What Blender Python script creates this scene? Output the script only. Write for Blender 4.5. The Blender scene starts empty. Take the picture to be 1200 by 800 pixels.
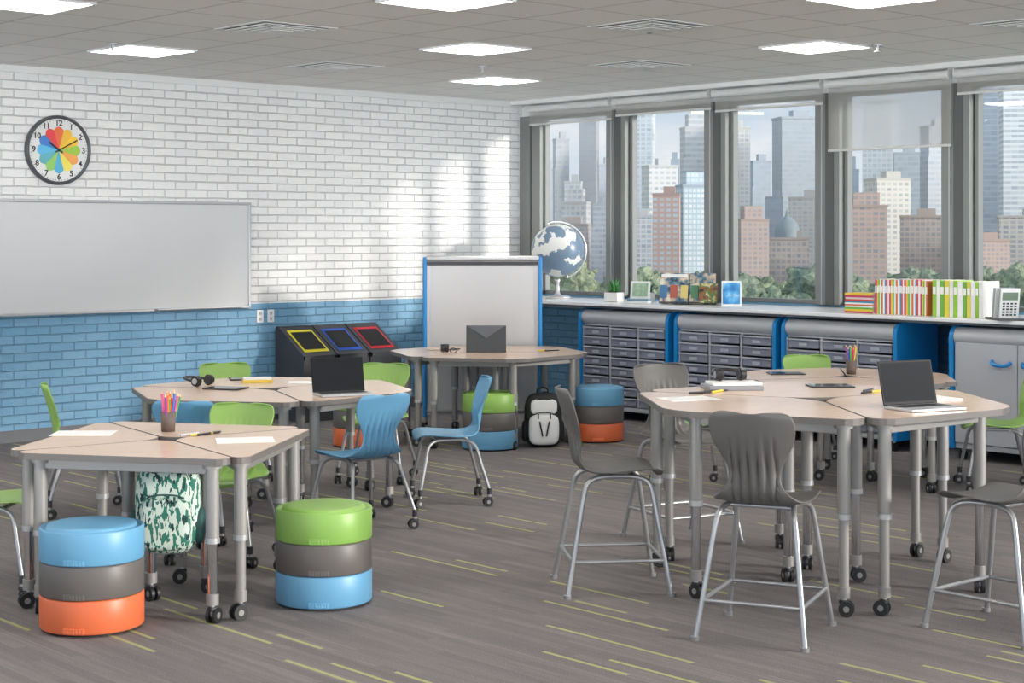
import bpy, bmesh, math, random
from mathutils import Vector, Matrix
random.seed(7)
S = bpy.context.scene
rad = math.radians

# ------------------------------------------------------------------ materials
def L(c):
    o = []
    for v in c[:3]:
        v = v / 255.0
        o.append(v / 12.92 if v <= 0.04045 else ((v + 0.055) / 1.055) ** 2.4)
    return (o[0], o[1], o[2], 1.0)

_M = {}
def mat(name, col, rough=0.5, metal=0.0, emit=0.0, noise=0.0, nscale=40.0, bump=0.0, spec=0.5, coat=0.0, alpha=1.0):
    if name in _M:
        return _M[name]
    m = bpy.data.materials.new(name); m.use_nodes = True
    nt = m.node_tree; b = nt.nodes['Principled BSDF']
    b.inputs['Base Color'].default_value = L(col)
    b.inputs['Roughness'].default_value = rough
    b.inputs['Metallic'].default_value = metal
    b.inputs['Specular IOR Level'].default_value = spec
    b.inputs['Coat Weight'].default_value = coat
    b.inputs['Alpha'].default_value = alpha
    if emit:
        b.inputs['Emission Color'].default_value = L(col)
        b.inputs['Emission Strength'].default_value = emit
    if noise or bump:
        tc = nt.nodes.new('ShaderNodeTexCoord'); n = nt.nodes.new('ShaderNodeTexNoise')
        n.inputs['Scale'].default_value = nscale
        nt.links.new(tc.outputs['Object'], n.inputs['Vector'])
        if noise:
            mx = nt.nodes.new('ShaderNodeMix'); mx.data_type = 'RGBA'
            c = L(col)
            mx.inputs[6].default_value = tuple(min(1, v * (1 - noise)) for v in c[:3]) + (1,)
            mx.inputs[7].default_value = tuple(min(1, v * (1 + noise)) for v in c[:3]) + (1,)
            nt.links.new(n.outputs['Fac'], mx.inputs[0]); nt.links.new(mx.outputs[2], b.inputs['Base Color'])
        if bump:
            bp = nt.nodes.new('ShaderNodeBump'); bp.inputs['Strength'].default_value = bump
            bp.inputs['Distance'].default_value = 0.01
            nt.links.new(n.outputs['Fac'], bp.inputs['Height']); nt.links.new(bp.outputs['Normal'], b.inputs['Normal'])
    _M[name] = m
    return m

class G:
    def __init__(s, name):
        s.m = bpy.data.materials.new(name); s.m.use_nodes = True
        s.nt = s.m.node_tree; s.b = s.nt.nodes['Principled BSDF']
    def n(s, t): return s.nt.nodes.new(t)
    def l(s, a, b): s.nt.links.new(a, b)
    def math(s, op, a, b=None, c=None):
        n = s.n('ShaderNodeMath'); n.operation = op
        for i, v in enumerate((a, b, c)):
            if v is None: continue
            if isinstance(v, (int, float)): n.inputs[i].default_value = v
            else: s.l(v, n.inputs[i])
        return n.outputs[0]
    def pos(s, obj=False):
        if obj:
            g = s.n('ShaderNodeTexCoord'); o = g.outputs['Object']
        else:
            g = s.n('ShaderNodeNewGeometry'); o = g.outputs['Position']
        x = s.n('ShaderNodeSeparateXYZ'); s.l(o, x.inputs[0]); return x.outputs
    def comb(s, a, b, c=0.0):
        n = s.n('ShaderNodeCombineXYZ')
        for i, v in enumerate((a, b, c)):
            if isinstance(v, (int, float)): n.inputs[i].default_value = v
            else: s.l(v, n.inputs[i])
        return n.outputs[0]
    def mix(s, f, a, b):
        n = s.n('ShaderNodeMix'); n.data_type = 'RGBA'
        if isinstance(f, (int, float)): n.inputs[0].default_value = f
        else: s.l(f, n.inputs[0])
        for i, v in ((6, a), (7, b)):
            if isinstance(v, tuple): n.inputs[i].default_value = v
            else: s.l(v, n.inputs[i])
        return n.outputs[2]
    def noise(s, vec, scale, detail=2):
        n = s.n('ShaderNodeTexNoise'); n.inputs['Scale'].default_value = scale; n.inputs['Detail'].default_value = detail
        s.l(vec, n.inputs['Vector']); return n.outputs['Fac']
    def bump(s, h, st, dist=0.01):
        n = s.n('ShaderNodeBump'); n.inputs['Strength'].default_value = st; n.inputs['Distance'].default_value = dist
        s.l(h, n.inputs['Height']); s.l(n.outputs[0], s.b.inputs['Normal'])

def brick_wall(name, axis, split):
    g = G(name); p = g.pos()
    v = g.comb(p[axis], p[2], 0.0)
    br = g.n('ShaderNodeTexBrick'); g.l(v, br.inputs['Vector'])
    br.inputs['Scale'].default_value = 1.0
    br.inputs['Brick Width'].default_value = 0.222
    br.inputs['Row Height'].default_value = 0.0745
    br.inputs['Mortar Size'].default_value = 0.0065
    br.inputs['Mortar Smooth'].default_value = 0.7
    br.inputs['Color1'].default_value = (0, 0, 0, 1); br.inputs['Color2'].default_value = (1, 1, 1, 1)
    br.inputs['Mortar'].default_value = (0.5, 0.5, 0.5, 1)
    sepc = br.outputs['Color']
    white = g.mix(sepc, L((232, 231, 231)), L((240, 239, 237)))
    blue = g.mix(sepc, L((108, 158, 192)), L((120, 168, 200)))
    is_w = g.math('GREATER_THAN', p[2], split)
    col = g.mix(is_w, blue, white)
    mm = g.n('ShaderNodeMix'); mm.data_type = 'RGBA'; mm.blend_type = 'MULTIPLY'
    g.l(br.outputs['Fac'], mm.inputs[0]); g.l(col, mm.inputs[6]); mm.inputs[7].default_value = (0.87, 0.875, 0.89, 1)
    g.l(mm.outputs[2], g.b.inputs['Base Color'])
    n1 = g.noise(v, 18, 4)
    h = g.math('SUBTRACT', g.math('MULTIPLY', n1, 0.6), br.outputs['Fac'])
    h = g.math('ADD', h, g.math('MULTIPLY', g.noise(v, 80, 2), 0.2))
    g.bump(h, 0.9, 0.014)
    g.b.inputs['Roughness'].default_value = 0.42
    return g.m

def carpet():
    g = G('carpet_planks'); p = g.pos(); x, y = p[0], p[1]
    def rows(w, ln, seed):
        sx = g.math('ADD', g.math('DIVIDE', x, w), seed); row = g.math('FLOOR', sx); fx = g.math('FRACT', sx)
        w1 = g.n('ShaderNodeTexWhiteNoise'); w1.noise_dimensions = '1D'; g.l(row, w1.inputs['W'])
        sy = g.math('ADD', g.math('DIVIDE', y, ln), g.math('MULTIPLY', w1.outputs['Value'], 9.0))
        seg = g.math('FLOOR', sy); fy = g.math('FRACT', sy)
        w2 = g.n('ShaderNodeTexWhiteNoise'); w2.noise_dimensions = '2D'; g.l(g.comb(row, seg), w2.inputs['Vector'])
        return fx, fy, w2.outputs['Value']
    fx, fy, r = rows(0.11, 1.0, 3.0)
    green = g.math('MULTIPLY', g.math('GREATER_THAN', r, 0.80), g.math('LESS_THAN', fx, 0.19))
    green = g.math('MULTIPLY', green, g.math('LESS_THAN', fy, g.math('SUBTRACT', g.math('MULTIPLY', r, 3.0), 2.1)))
    _, _, r2 = rows(0.055, 0.8, 11.3)
    _, _, r3 = rows(0.014, 0.35, 5.1)
    base = g.mix(r2, L((110, 105, 106)), L((130, 124, 123)))
    base = g.mix(g.math('MULTIPLY', r3, 0.45), base, L((94, 89, 91)))
    fib = g.noise(g.comb(g.math('MULTIPLY', x, 1.6), y), 120, 3)
    fib2 = g.math('MULTIPLY', g.math('SUBTRACT', fib, 0.35), 2.4)
    base = g.mix(g.math('MULTIPLY', fib2, 0.5), base, L((156, 150, 148)))
    col = g.mix(g.math('MULTIPLY', green, 0.80), base, L((180, 182, 122)))
    g.l(col, g.b.inputs['Base Color'])
    g.b.inputs['Roughness'].default_value = 0.95; g.b.inputs['Specular IOR Level'].default_value = 0.15
    g.bump(g.math('ADD', fib, g.math('MULTIPLY', r3, 0.3)), 0.7, 0.005)
    return g.m

def ceiling_mat():
    g = G('acoustic_ceiling_tiles'); p = g.pos()
    v = g.comb(g.math('SUBTRACT', p[0], 9.795 - 61), g.math('SUBTRACT', p[1], 11.045 - 61))
    br = g.n('ShaderNodeTexBrick'); br.offset = 0.0; g.l(v, br.inputs['Vector'])
    br.inputs['Scale'].default_value = 1.0; br.inputs['Brick Width'].default_value = 0.61
    br.inputs['Row Height'].default_value = 0.61; br.inputs['Mortar Size'].default_value = 0.011
    br.inputs['Mortar Smooth'].default_value = 0.0
    n = g.noise(v, 60, 5)
    tile = g.mix(n, L((236, 233, 229)), L((252, 251, 249)))
    g.l(g.mix(br.outputs['Fac'], tile, L((214, 211, 208))), g.b.inputs['Base Color'])
    g.bump(g.math('ADD', n, g.math('MULTIPLY', br.outputs['Fac'], -0.8)), 0.4, 0.006)
    g.b.inputs['Roughness'].default_value = 0.9
    return g.m

def wood_top():
    g = G('pale_maple_laminate'); p = g.pos(True)
    v = g.comb(g.math('MULTIPLY', p[0], 1.2), g.math('MULTIPLY', p[1], 14.0))
    n = g.noise(v, 3.0, 4)
    g.l(g.mix(n, L((206, 176, 154)), L((228, 202, 182))), g.b.inputs['Base Color'])
    g.b.inputs['Roughness'].default_value = 0.22
    return g.m

def globe_mat():
    g = G('globe_map'); tc = g.n('ShaderNodeTexCoord'); n = g.noise(tc.outputs['Object'], 4.6, 6)
    f = g.math('GREATER_THAN', n, 0.515)
    g.l(g.mix(f, L((112, 134, 156)), L((226, 226, 222))), g.b.inputs['Base Color'])
    g.b.inputs['Roughness'].default_value = 0.3
    return g.m

def leaf_pattern():
    g = G('leaf_print_fabric'); tc = g.n('ShaderNodeTexCoord')
    mp = g.n('ShaderNodeMapping'); mp.inputs['Scale'].default_value = (1, 1, 0.35); mp.inputs['Rotation'].default_value = (0.3, 0.7, 0.5)
    g.l(tc.outputs['Object'], mp.inputs['Vector'])
    w = g.noise(mp.outputs[0], 56, 2)
    w2 = g.noise(mp.outputs[0], 46, 2)
    c = g.mix(g.math('GREATER_THAN', w, 0.53), L((214, 228, 216)), L((52, 124, 106)))
    c = g.mix(g.math('GREATER_THAN', w2, 0.60), c, L((34, 66, 66)))
    g.l(c, g.b.inputs['Base Color']); g.b.inputs['Roughness'].default_value = 0.8
    return g.m

def building_mat(name, wall, glass, sx, sz, mort=0.3, vert=False):
    g = G(name); p = g.pos(True)
    u = g.math('ADD', p[0], p[1])
    fu = g.math('FRACT', g.math('DIVIDE', u, sx)); fz = g.math('FRACT', g.math('DIVIDE', p[2], sz))
    a = g.math('GREATER_THAN', fu, 0.06 if vert else mort); b = g.math('GREATER_THAN', fz, mort + 0.1)
    f = g.math('MULTIPLY', a, b)
    wn = g.n('ShaderNodeTexWhiteNoise'); wn.noise_dimensions = '2D'
    g.l(g.comb(g.math('FLOOR', g.math('DIVIDE', u, sx)), g.math('FLOOR', g.math('DIVIDE', p[2], sz))), wn.inputs['Vector'])
    gl = g.mix(g.math('MULTIPLY', wn.outputs['Value'], 0.6), L(glass), L(wall))
    big = g.noise(g.comb(u, p[2]), .25, 2)
    wl = g.mix(g.math('MULTIPLY', big, .35), L(wall), L(tuple(v * .8 for v in wall)))
    g.l(g.mix(f, wl, gl), g.b.inputs['Base Color']); g.b.inputs['Roughness'].default_value = 0.6
    return g.m

# ------------------------------------------------------------------ mesh builder
class MB:
    def __init__(s): s.v = []; s.f = []; s.mi = []; s.sm = []; s.mats = []
    def idx(s, m):
        if m not in s.mats: s.mats.append(m)
        return s.mats.index(m)
    def add(s, vs, fs, m, smooth=False, M=None):
        o = len(s.v); k = s.idx(m)
        for v in vs:
            v = Vector(v)
            s.v.append(tuple(M @ v) if M is not None else tuple(v))
        for f in fs:
            s.f.append([i + o for i in f]); s.mi.append(k); s.sm.append(smooth)
    def box(s, c, d, m, bev=0.0, M=None, rz=0.0, seg=2):
        bm = bmesh.new(); bmesh.ops.create_cube(bm, size=1.0)
        for v in bm.verts: v.co = Vector((v.co.x * d[0], v.co.y * d[1], v.co.z * d[2]))
        if bev > 0:
            bev = min(bev, min(d) * 0.49)
            bmesh.ops.bevel(bm, geom=bm.edges[:], offset=bev, segments=seg, affect='EDGES', profile=0.5)
        T = Matrix.Translation(c) @ Matrix.Rotation(rz, 4, 'Z')
        if M is not None: T = M @ T
        bm.verts.ensure_lookup_table()
        for i, v in enumerate(bm.verts): v.index = i
        s.add([v.co.copy() for v in bm.verts], [[v.index for v in f.verts] for f in bm.faces], m, False, T)
        bm.free()
    def cyl(s, p0, p1, r0, m, r1=None, n=16, caps=True, M=None):
        if r1 is None: r1 = r0
        p0 = Vector(p0); p1 = Vector(p1); d = (p1 - p0).normalized()
        a = d.orthogonal().normalized(); b = d.cross(a)
        vs = []
        for p, r in ((p0, r0), (p1, r1)):
            for i in range(n):
                t = 2 * math.pi * i / n; vs.append(p + a * (r * math.cos(t)) + b * (r * math.sin(t)))
        s.add(vs, [[i, (i + 1) % n, n + (i + 1) % n, n + i] for i in range(n)], m, True, M)
        if caps:
            s.add(vs[:n], [list(range(n))[::-1]], m, False, M); s.add(vs[n:], [list(range(n))], m, False, M)
    def tube(s, pts, r, m, n=8, sub=4, closed=False, M=None):
        P = [Vector(p) for p in pts]
        if sub > 1 and len(P) > 2:
            Q = []; N = len(P); rng = N if closed else N - 1
            for i in range(rng):
                if closed: a, b, c, d = P[(i - 1) % N], P[i], P[(i + 1) % N], P[(i + 2) % N]
                else: a, b, c, d = P[max(i - 1, 0)], P[i], P[i + 1], P[min(i + 2, N - 1)]
                for k in range(sub):
                    t = k / sub
                    Q.append(0.5 * ((2 * b) + (c - a) * t + (2 * a - 5 * b + 4 * c - d) * t * t + (3 * b - a - 3 * c + d) * t ** 3))
            if not closed: Q.append(P[-1])
            P = Q
        N = len(P); vs = []; up = None
        for i in range(N):
            if closed: t = (P[(i + 1) % N] - P[(i - 1) % N]).normalized()
            else: t = (P[min(i + 1, N - 1)] - P[max(i - 1, 0)]).normalized()
            if up is None: up = t.orthogonal().normalized()
            up = (up - t * up.dot(t)).normalized(); b = t.cross(up)
            for k in range(n):
                a = 2 * math.pi * k / n; vs.append(P[i] + up * (r * math.cos(a)) + b * (r * math.sin(a)))
        fs = []
        for i in range(N if closed else N - 1):
            j = (i + 1) % N
            for k in range(n): fs.append([i * n + k, i * n + (k + 1) % n, j * n + (k + 1) % n, j * n + k])
        s.add(vs, fs, m, True, M)
        if not closed:
            s.add(vs[:n], [list(range(n))[::-1]], m, False, M); s.add(vs[-n:], [list(range(n))], m, False, M)
    def lathe(s, prof, m, c=(0, 0, 0), n=32, M=None, smooth=True):
        vs = []; fs = []
        for r, z in prof:
            for i in range(n):
                t = 2 * math.pi * i / n; vs.append((c[0] + r * math.cos(t), c[1] + r * math.sin(t), c[2] + z))
        for j in range(len(prof) - 1):
            for i in range(n): fs.append([j * n + i, j * n + (i + 1) % n, (j + 1) * n + (i + 1) % n, (j + 1) * n + i])
        s.add(vs, fs, m, smooth, M)
    def prism(s, poly, z0, z1, mt, ms, M=None):
        n = len(poly)
        lo = [(p[0], p[1], z0) for p in poly]; hi = [(p[0], p[1], z1) for p in poly]
        s.add(hi, [list(range(n))], mt, False, M); s.add(lo, [list(range(n))[::-1]], ms, False, M)
        s.add(lo + hi, [[i, (i + 1) % n, n + (i + 1) % n, n + i] for i in range(n)], ms, False, M)
    def superell(s, c, d, m, e=0.45, nu=28, nv=18, M=None):
        def sp(v, p): return math.copysign(abs(v) ** p, v)
        vs = []; fs = []
        for j in range(nv + 1):
            ph = -math.pi / 2 + math.pi * j / nv
            for i in range(nu):
                t = 2 * math.pi * i / nu
                vs.append((c[0] + d[0] / 2 * sp(math.cos(ph), e) * sp(math.cos(t), e), c[1] + d[1] / 2 * sp(math.cos(ph), e) * sp(math.sin(t), e), c[2] + d[2] / 2 * sp(math.sin(ph), e)))
        for j in range(nv):
            for i in range(nu): fs.append([j * nu + i, j * nu + (i + 1) % nu, (j + 1) * nu + (i + 1) % nu, (j + 1) * nu + i])
        s.add(vs, fs, m, True, M)
    def mesh(s, name):
        me = bpy.data.meshes.new(name); me.from_pydata(s.v, [], s.f)
        for m in s.mats: me.materials.append(m)
        me.polygons.foreach_set('material_index', s.mi); me.polygons.foreach_set('use_smooth', s.sm)
        me.update(); return me
    def build(s, name, loc=(0, 0, 0), rz=0.0):
        return put(name, s.mesh(name), loc, rz)

def put(name, me, loc=(0, 0, 0), rz=0.0, parent=None):
    o = bpy.data.objects.new(name, me); S.collection.objects.link(o)
    o.location = loc; o.rotation_euler = (0, 0, rz)
    if parent: o.parent = parent
    return o

# common materials
M_alu = mat('brushed_aluminium', (186, 186, 188), 0.35, 0.6)
M_legc = mat('chrome_tube', (205, 205, 208), 0.12, 1.0)
M_leg = mat('warm_grey_powdercoat', (150, 147, 144), 0.4, 0.25)
M_black = mat('black_rubber', (36, 36, 38), 0.5)
M_dk = mat('dark_plastic', (54, 54, 58), 0.4)
M_edge = mat('grey_edge_band', (112, 106, 102), 0.45)
M_white = mat('white_paint', (236, 236, 236), 0.4)
M_paper = mat('paper', (242, 241, 239), 0.7)
M_wood = wood_top()
M_carpet = carpet()
M_ceil = ceiling_mat()

# ------------------------------------------------------------------ room shell
XW, YW, ZC = 12.05, 13.10, 3.18
X0, Y0 = -3.0, -3.0
b = MB(); b.box(((X0 + XW) / 2, (Y0 + YW) / 2, -0.05), (XW - X0 + 0.6, YW - Y0 + 0.6, 0.1), M_carpet); b.build('floor')
b = MB(); b.box(((X0 + XW) / 2, (Y0 + YW) / 2, ZC + 0.05), (XW - X0 + 0.6, YW - Y0 + 0.6, 0.1), M_ceil); b.build('ceiling')
b = MB(); b.box(((X0 + XW) / 2 + 0.15, YW + 0.12, ZC / 2), (XW - X0 + 0.3, 0.24, ZC), brick_wall('painted_brick_two_tone', 0, 1.10)); b.build('wall_back')
SILL, HEAD = 1.12, 3.02
bw = brick_wall('painted_brick_blue_low', 1, 5.0)
b = MB()
b.box((XW + 0.15, (Y0 + YW) / 2, SILL / 2), (0.30, YW - Y0, SILL), bw)
b.box((XW + 0.15, (Y0 + YW) / 2, (HEAD + ZC) / 2), (0.30, YW - Y0, ZC - HEAD), M_white)
b.build('wall_right')
M_tr = mat('ceiling_trim_white', (228, 228, 226), 0.6)
b = MB(); b.box(((X0 + XW) / 2, YW - 0.012, ZC - 0.03), (XW - X0, 0.024, 0.06), M_tr); b.build('trim_1')
b = MB(); b.box((XW - 0.10, (Y0 + YW) / 2, ZC - 0.022), (0.20, YW - Y0 - 0.05, 0.044), M_tr); b.build('trim_2')
b = MB(); b.box(((X0 + XW) / 2, YW - 0.008, 0.05), (XW - X0, 0.016, 0.10), mat('baseboard_grey', (110, 112, 116), 0.6)); b.build('baseboard_back')

# windows
M_fr = mat('anodised_dark_frame', (128, 130, 128), 0.4, 0.2)
M_frd = mat('dark_frame_groove', (88, 90, 89), 0.5, 0.2)
def glass_mat():
    m = bpy.data.materials.new('window_glass'); m.use_nodes = True; nt = m.node_tree
    for n in list(nt.nodes): nt.nodes.remove(n)
    o = nt.nodes.new('ShaderNodeOutputMaterial'); t = nt.nodes.new('ShaderNodeBsdfTransparent'); g = nt.nodes.new('ShaderNodeBsdfGlossy')
    g.inputs['Roughness'].default_value = 0.02; t.inputs['Color'].default_value = (0.97, 0.98, 0.98, 1)
    x = nt.nodes.new('ShaderNodeMixShader'); x.inputs[0].default_value = 0.06
    nt.links.new(t.outputs[0], x.inputs[1]); nt.links.new(g.outputs[0], x.inputs[2]); nt.links.new(x.outputs[0], o.inputs[0])
    return m
def fabric_mat():
    m = bpy.data.materials.new('sheer_shade_fabric'); m.use_nodes = True; nt = m.node_tree
    for n in list(nt.nodes): nt.nodes.remove(n)
    o = nt.nodes.new('ShaderNodeOutputMaterial'); t = nt.nodes.new('ShaderNodeBsdfTransparent'); g = nt.nodes.new('ShaderNodeBsdfDiffuse')
    tl = nt.nodes.new('ShaderNodeBsdfTranslucent'); a = nt.nodes.new('ShaderNodeMixShader')
    g.inputs['Color'].default_value = L((200, 198, 193)); tl.inputs['Color'].default_value = L((210, 208, 203))
    nt.links.new(g.outputs[0], a.inputs[1]); nt.links.new(tl.outputs[0], a.inputs[2]); a.inputs[0].default_value = 0.4
    x = nt.nodes.new('ShaderNodeMixShader'); x.inputs[0].default_value = 0.46
    nt.links.new(a.outputs[0], x.inputs[1]); nt.links.new(t.outputs[0], x.inputs[2]); nt.links.new(x.outputs[0], o.inputs[0])
    return m
M_glass = glass_mat(); M_fab = fabric_mat()
cent = [11.65 - 1.32 * k for k in range(0, 11)]
k = 1
prev = 12.79
b = MB(); b.box((XW + 0.02, 12.94, (SILL + HEAD) / 2), (0.12, 0.32, HEAD - SILL), M_fr, 0.004)
b.box((XW - 0.045, 12.92, (SILL + HEAD) / 2), (0.012, 0.012, HEAD - SILL), M_frd); b.build('window_trim')
for c in cent:
    hi, lo = prev, c + 0.14
    b = MB(); w = hi - lo; mz = (SILL + HEAD) / 2; H = HEAD - SILL; fw = 0.04
    for yy in (hi - fw / 2, lo + fw / 2): b.box((XW + 0.05, yy, mz), (0.07, fw, H), M_fr, 0.004)
    for zz in (SILL + fw / 2, HEAD - fw / 2): b.box((XW + 0.05, (hi + lo) / 2, zz), (0.07, w, fw), M_fr, 0.004)
    gv = [(XW + 0.06, hi - fw, SILL + fw), (XW + 0.06, lo + fw, SILL + fw), (XW + 0.06, lo + fw, HEAD - fw), (XW + 0.06, hi - fw, HEAD - fw)]
    b.add(gv, [[0, 1, 2, 3]], M_glass)
    b.box((XW + 0.02, c, mz), (0.14, 0.27, H), M_fr, 0.004)
    b.box((XW - 0.052, c - 0.03, mz), (0.008, 0.09, H), M_frd)
    b.box((XW - 0.054, c + 0.055, mz), (0.012, 0.012, H), M_alu)
    b.build('window_%d' % k)
    s = MB()
    zb = 2.50 if k == 4 else 2.955 - (0.03 if k % 2 else 0)
    s.cyl((XW - 0.12, hi + 0.10, 3.09), (XW - 0.12, lo - 0.13, 3.09), 0.035, mat('shade_tube', (215, 215, 213), 0.5), n=16)
    a0, a1 = hi + 0.10, lo - 0.125
    s.add([(XW - 0.086, a0, 3.10), (XW - 0.086, a1, 3.10), (XW - 0.086, a1, zb), (XW - 0.086, a0, zb)], [[0, 1, 2, 3]], M_fab)
    s.box((XW - 0.086, (a0 + a1) / 2, zb), (0.014, a0 - a1, 0.022), mat('shade_bar', (205, 205, 202), 0.5), 0.004)
    s.box((XW - 0.10, a0 + 0.003, 3.10), (0.08, 0.006, 0.09), M_tr); s.box((XW - 0.10, a1 - 0.003, 3.10), (0.08, 0.006, 0.09), M_tr)
    s.build('roller_shade')
    prev = c - 0.14; k += 1

# ceiling lights, vents, sprinklers
M_panel = mat('led_panel', (255, 252, 246), 0.5, emit=16.5)
M_vent = mat('vent_metal', (240, 240, 240), 0.45)
for i in range(0, 8):
    for j in range(0, 8):
        x = 10.1 - 1.83 * i; y = 11.35 - 1.83 * j
        b = MB()
        if (i + j) % 2 == 0:
            b.box((0, 0, -0.004), (0.585, 0.585, 0.008), M_panel)
            for sx, sy, dx, dy in ((0, .298, .61, .018), (0, -.298, .61, .018), (.298, 0, .018, .61), (-.298, 0, .018, .61)):
                b.box((sx, sy, -0.007), (dx, dy, 0.014), M_white)
            b.build('ceiling_light_panel', (x, y, ZC))
        else:
            for q, z in ((0.29, 0.004), (0.235, 0.012), (0.18, 0.017), (0.125, 0.021)):
                for sgn in (1, -1):
                    b.box((0, sgn * q, -z), (2 * q + .03, 0.036, 0.006), M_vent, 0.002); b.box((sgn * q, 0, -z), (0.036, 2 * q + .03, 0.006), M_vent, 0.002)
            b.box((0, 0, -0.024), (0.17, 0.17, 0.006), M_vent); b.box((0, 0, -0.002), (0.58, 0.58, 0.003), mat('vent_dark', (110, 110, 112), 0.6))
            b.build('ceiling_air_vent', (x, y, ZC))
sp = MB()
sp.cyl((0, 0, 0), (0, 0, -0.012), 0.045, M_alu); sp.cyl((0, 0, -0.01), (0, 0, -0.05), 0.012, M_alu); sp.cyl((0, 0, -0.05), (0, 0, -0.056), 0.03, M_alu)
spm = sp.mesh('sprinkler_head')
for x, y in ((6.05, 11.1), (10.35, 7.3), (9.2, 10.5), (7.4, 6.0)): put('ceiling_sprinkler', spm, (x, y, ZC))

# ------------------------------------------------------------------ back wall objects
M_wb = mat('whiteboard_surface', (208, 208, 209), 0.12, spec=0.6, noise=0.02, nscale=2)
b = MB()
x0, x1, z0, z1 = 5.0, 8.54, 1.075, 2.04
b.box(((x0 + x1) / 2, YW - 0.02, (z0 + z1) / 2), (x1 - x0, 0.03, z1 - z0), M_wb)
for zz in (z0, z1): b.box(((x0 + x1) / 2, YW - 0.026, zz), (x1 - x0 + .03, 0.045, 0.026), M_alu, 0.006)
for xx in (x0, x1): b.box((xx, YW - 0.026, (z0 + z1) / 2), (0.026, 0.045, z1 - z0 + .02), M_alu, 0.006)
b.box((x1 - 0.55, YW - 0.055, z0 + 0.005), (0.9, 0.07, 0.018), M_alu, 0.006)
b.build('wall_whiteboard')

# clock
def clock():
    b = MB(); R = 0.30
    M = Matrix.Rotation(rad(90), 4, 'X')
    b.lathe([(R * .86, .0), (R, .0), (R, .03), (R * .985, .048), (R * .93, .052), (R * .9, .03), (0.0, .03)], mat('clock_rim', (74, 76, 82), 0.3), n=64, M=M)
    b.lathe([(0, .032), (R * .9, .032)], mat('clock_face', (232, 232, 230), 0.5), n=64, M=M)
    cols = [(232, 110, 70), (240, 190, 70), (250, 205, 60), (165, 205, 80), (245, 170, 90), (240, 225, 100), (90, 180, 215), (150, 205, 110), (100, 180, 190), (100, 190, 230), (70, 130, 205), (228, 70, 72)]
    for h in range(12):
        a = rad(90 - 30 * h); pts = [(0, 0, .034)]
        for q in range(-6, 7):
            t = a + rad(15) * q / 6; rr = R * (.58 + .09 * math.cos(q / 6 * math.pi / 2))
            pts.append((rr * math.cos(t), rr * math.sin(t), .034))
        b.add(pts, [list(range(len(pts)))], mat('clock_petal_%d' % h, cols[h], 0.6), False, M)
    for h in range(60):
        a = rad(6 * h); T = M @ Matrix.Rotation(a, 4, 'Z')
        b.box((R * .86, 0, .034), (.018 if h % 5 == 0 else .008, .004, .002), M_black, M=T)
    for ang, ln, w in ((-305, .115, .014), (-62, .19, .010)):
        T = M @ Matrix.Rotation(rad(90 + ang), 4, 'Z'); b.box((ln / 2 - .02, 0, .042), (ln + .04, w, .003), M_black, M=T)
    b.cyl((0, -.036, 0), (0, -.05, 0), .014, M_black)
    o = b.build('wall_clock', (6.61, YW - 0.001, 2.477))
    for h in range(1, 13):
        cu = bpy.data.curves.new('numeral', 'FONT'); cu.body = str(h); cu.size = 0.068; cu.align_x = 'CENTER'; cu.align_y = 'CENTER'; cu.extrude = 0.001
        cu.offset = 0.0015
        t = bpy.data.objects.new('numeral_%d' % h, cu); S.collection.objects.link(t); cu.materials.append(M_black)
        a = rad(90 - 30 * h); t.location = (R * .77 * math.cos(a), -.036, R * .77 * math.sin(a)); t.rotation_euler = (rad(90), 0, 0); t.parent = o
clock()
for xx in (8.68, 8.80):
    b = MB(); b.box((0, -.004, 0), (.075, .008, .12), M_white, .003)
    for zz in (.026, -.026): b.box((0, -.009, zz), (.032, .004, .034), mat('outlet_face', (205, 205, 203), .4), .002); b.box((-.007, -.0115, zz), (.003, .002, .012), M_black); b.box((.007, -.0115, zz), (.003, .002, .012), M_black)
    b.build('wall_outlet', (xx, YW, .98))

# recycling bins
for q, col in enumerate(((226, 214, 40), (28, 84, 190), (196, 34, 52))):
    b = MB(); w = .375
    mb = mat('bin_black', (64, 65, 70), .6); mc = mat('bin_lining_%d' % q, col, .5)
    D0, D1, zf, zb = -.26, .2, .62, .87
    t = .02
    prof = [(D0 + .03, 0), (D1, 0), (D1, zb), (D1 - .06, zb), (D0, zf), (D0, zf - .05)]
    for sx in (-w / 2, w / 2 - t):
        vs = [(sx, p[0], p[1]) for p in prof] + [(sx + t, p[0], p[1]) for p in prof]; n = len(prof)
        b.add(vs, [list(range(n))[::-1], [n + i for i in range(n)]] + [[i, (i + 1) % n, n + (i + 1) % n, n + i] for i in range(n)], mb)
    b.box((0, D1 - .01, zb / 2), (w - .02, .02, zb), mb)
    b.add([(-w / 2, D0, zf - .03), (w / 2, D0, zf - .03), (w / 2, D0 + .03, 0), (-w / 2, D0 + .03, 0)], [[0, 3, 2, 1]], mb)
    b.add([(-w / 2, D0, zf), (w / 2, D0, zf), (w / 2, D0, zf - .04), (-w / 2, D0, zf - .04)], [[0, 3, 2, 1]], mb)
    def LP(u, v, off=0.0):
        y = D0 + (D1 - .06 - D0) * v; z = zf + (zb - zf) * v
        return (u, y - off * .5, z + off * .85)
    def quad(u0, u1, v0, v1, m, off): b.add([LP(u0, v0, off), LP(u1, v0, off), LP(u1, v1, off), LP(u0, v1, off)], [[0, 1, 2, 3]], m)
    quad(-w / 2, w / 2, 0, 1, mb, -.001)
    quad(-w / 2 + .045, w / 2 - .045, .12, .88, mc, .004)
    quad(-w / 2 + .065, w / 2 - .065, .20, .80, mat('bin_hole', (28, 28, 30), .8), .008)
    b.box((0, D1 - .03, zb), (w, .06, .02), mb, .004)
    b.box((0, D0 - .004, .38), (.16, .006, .14), mc)
    b.build('recycling_bin', (9.02 + .39 * q, 12.86, 0))

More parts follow.
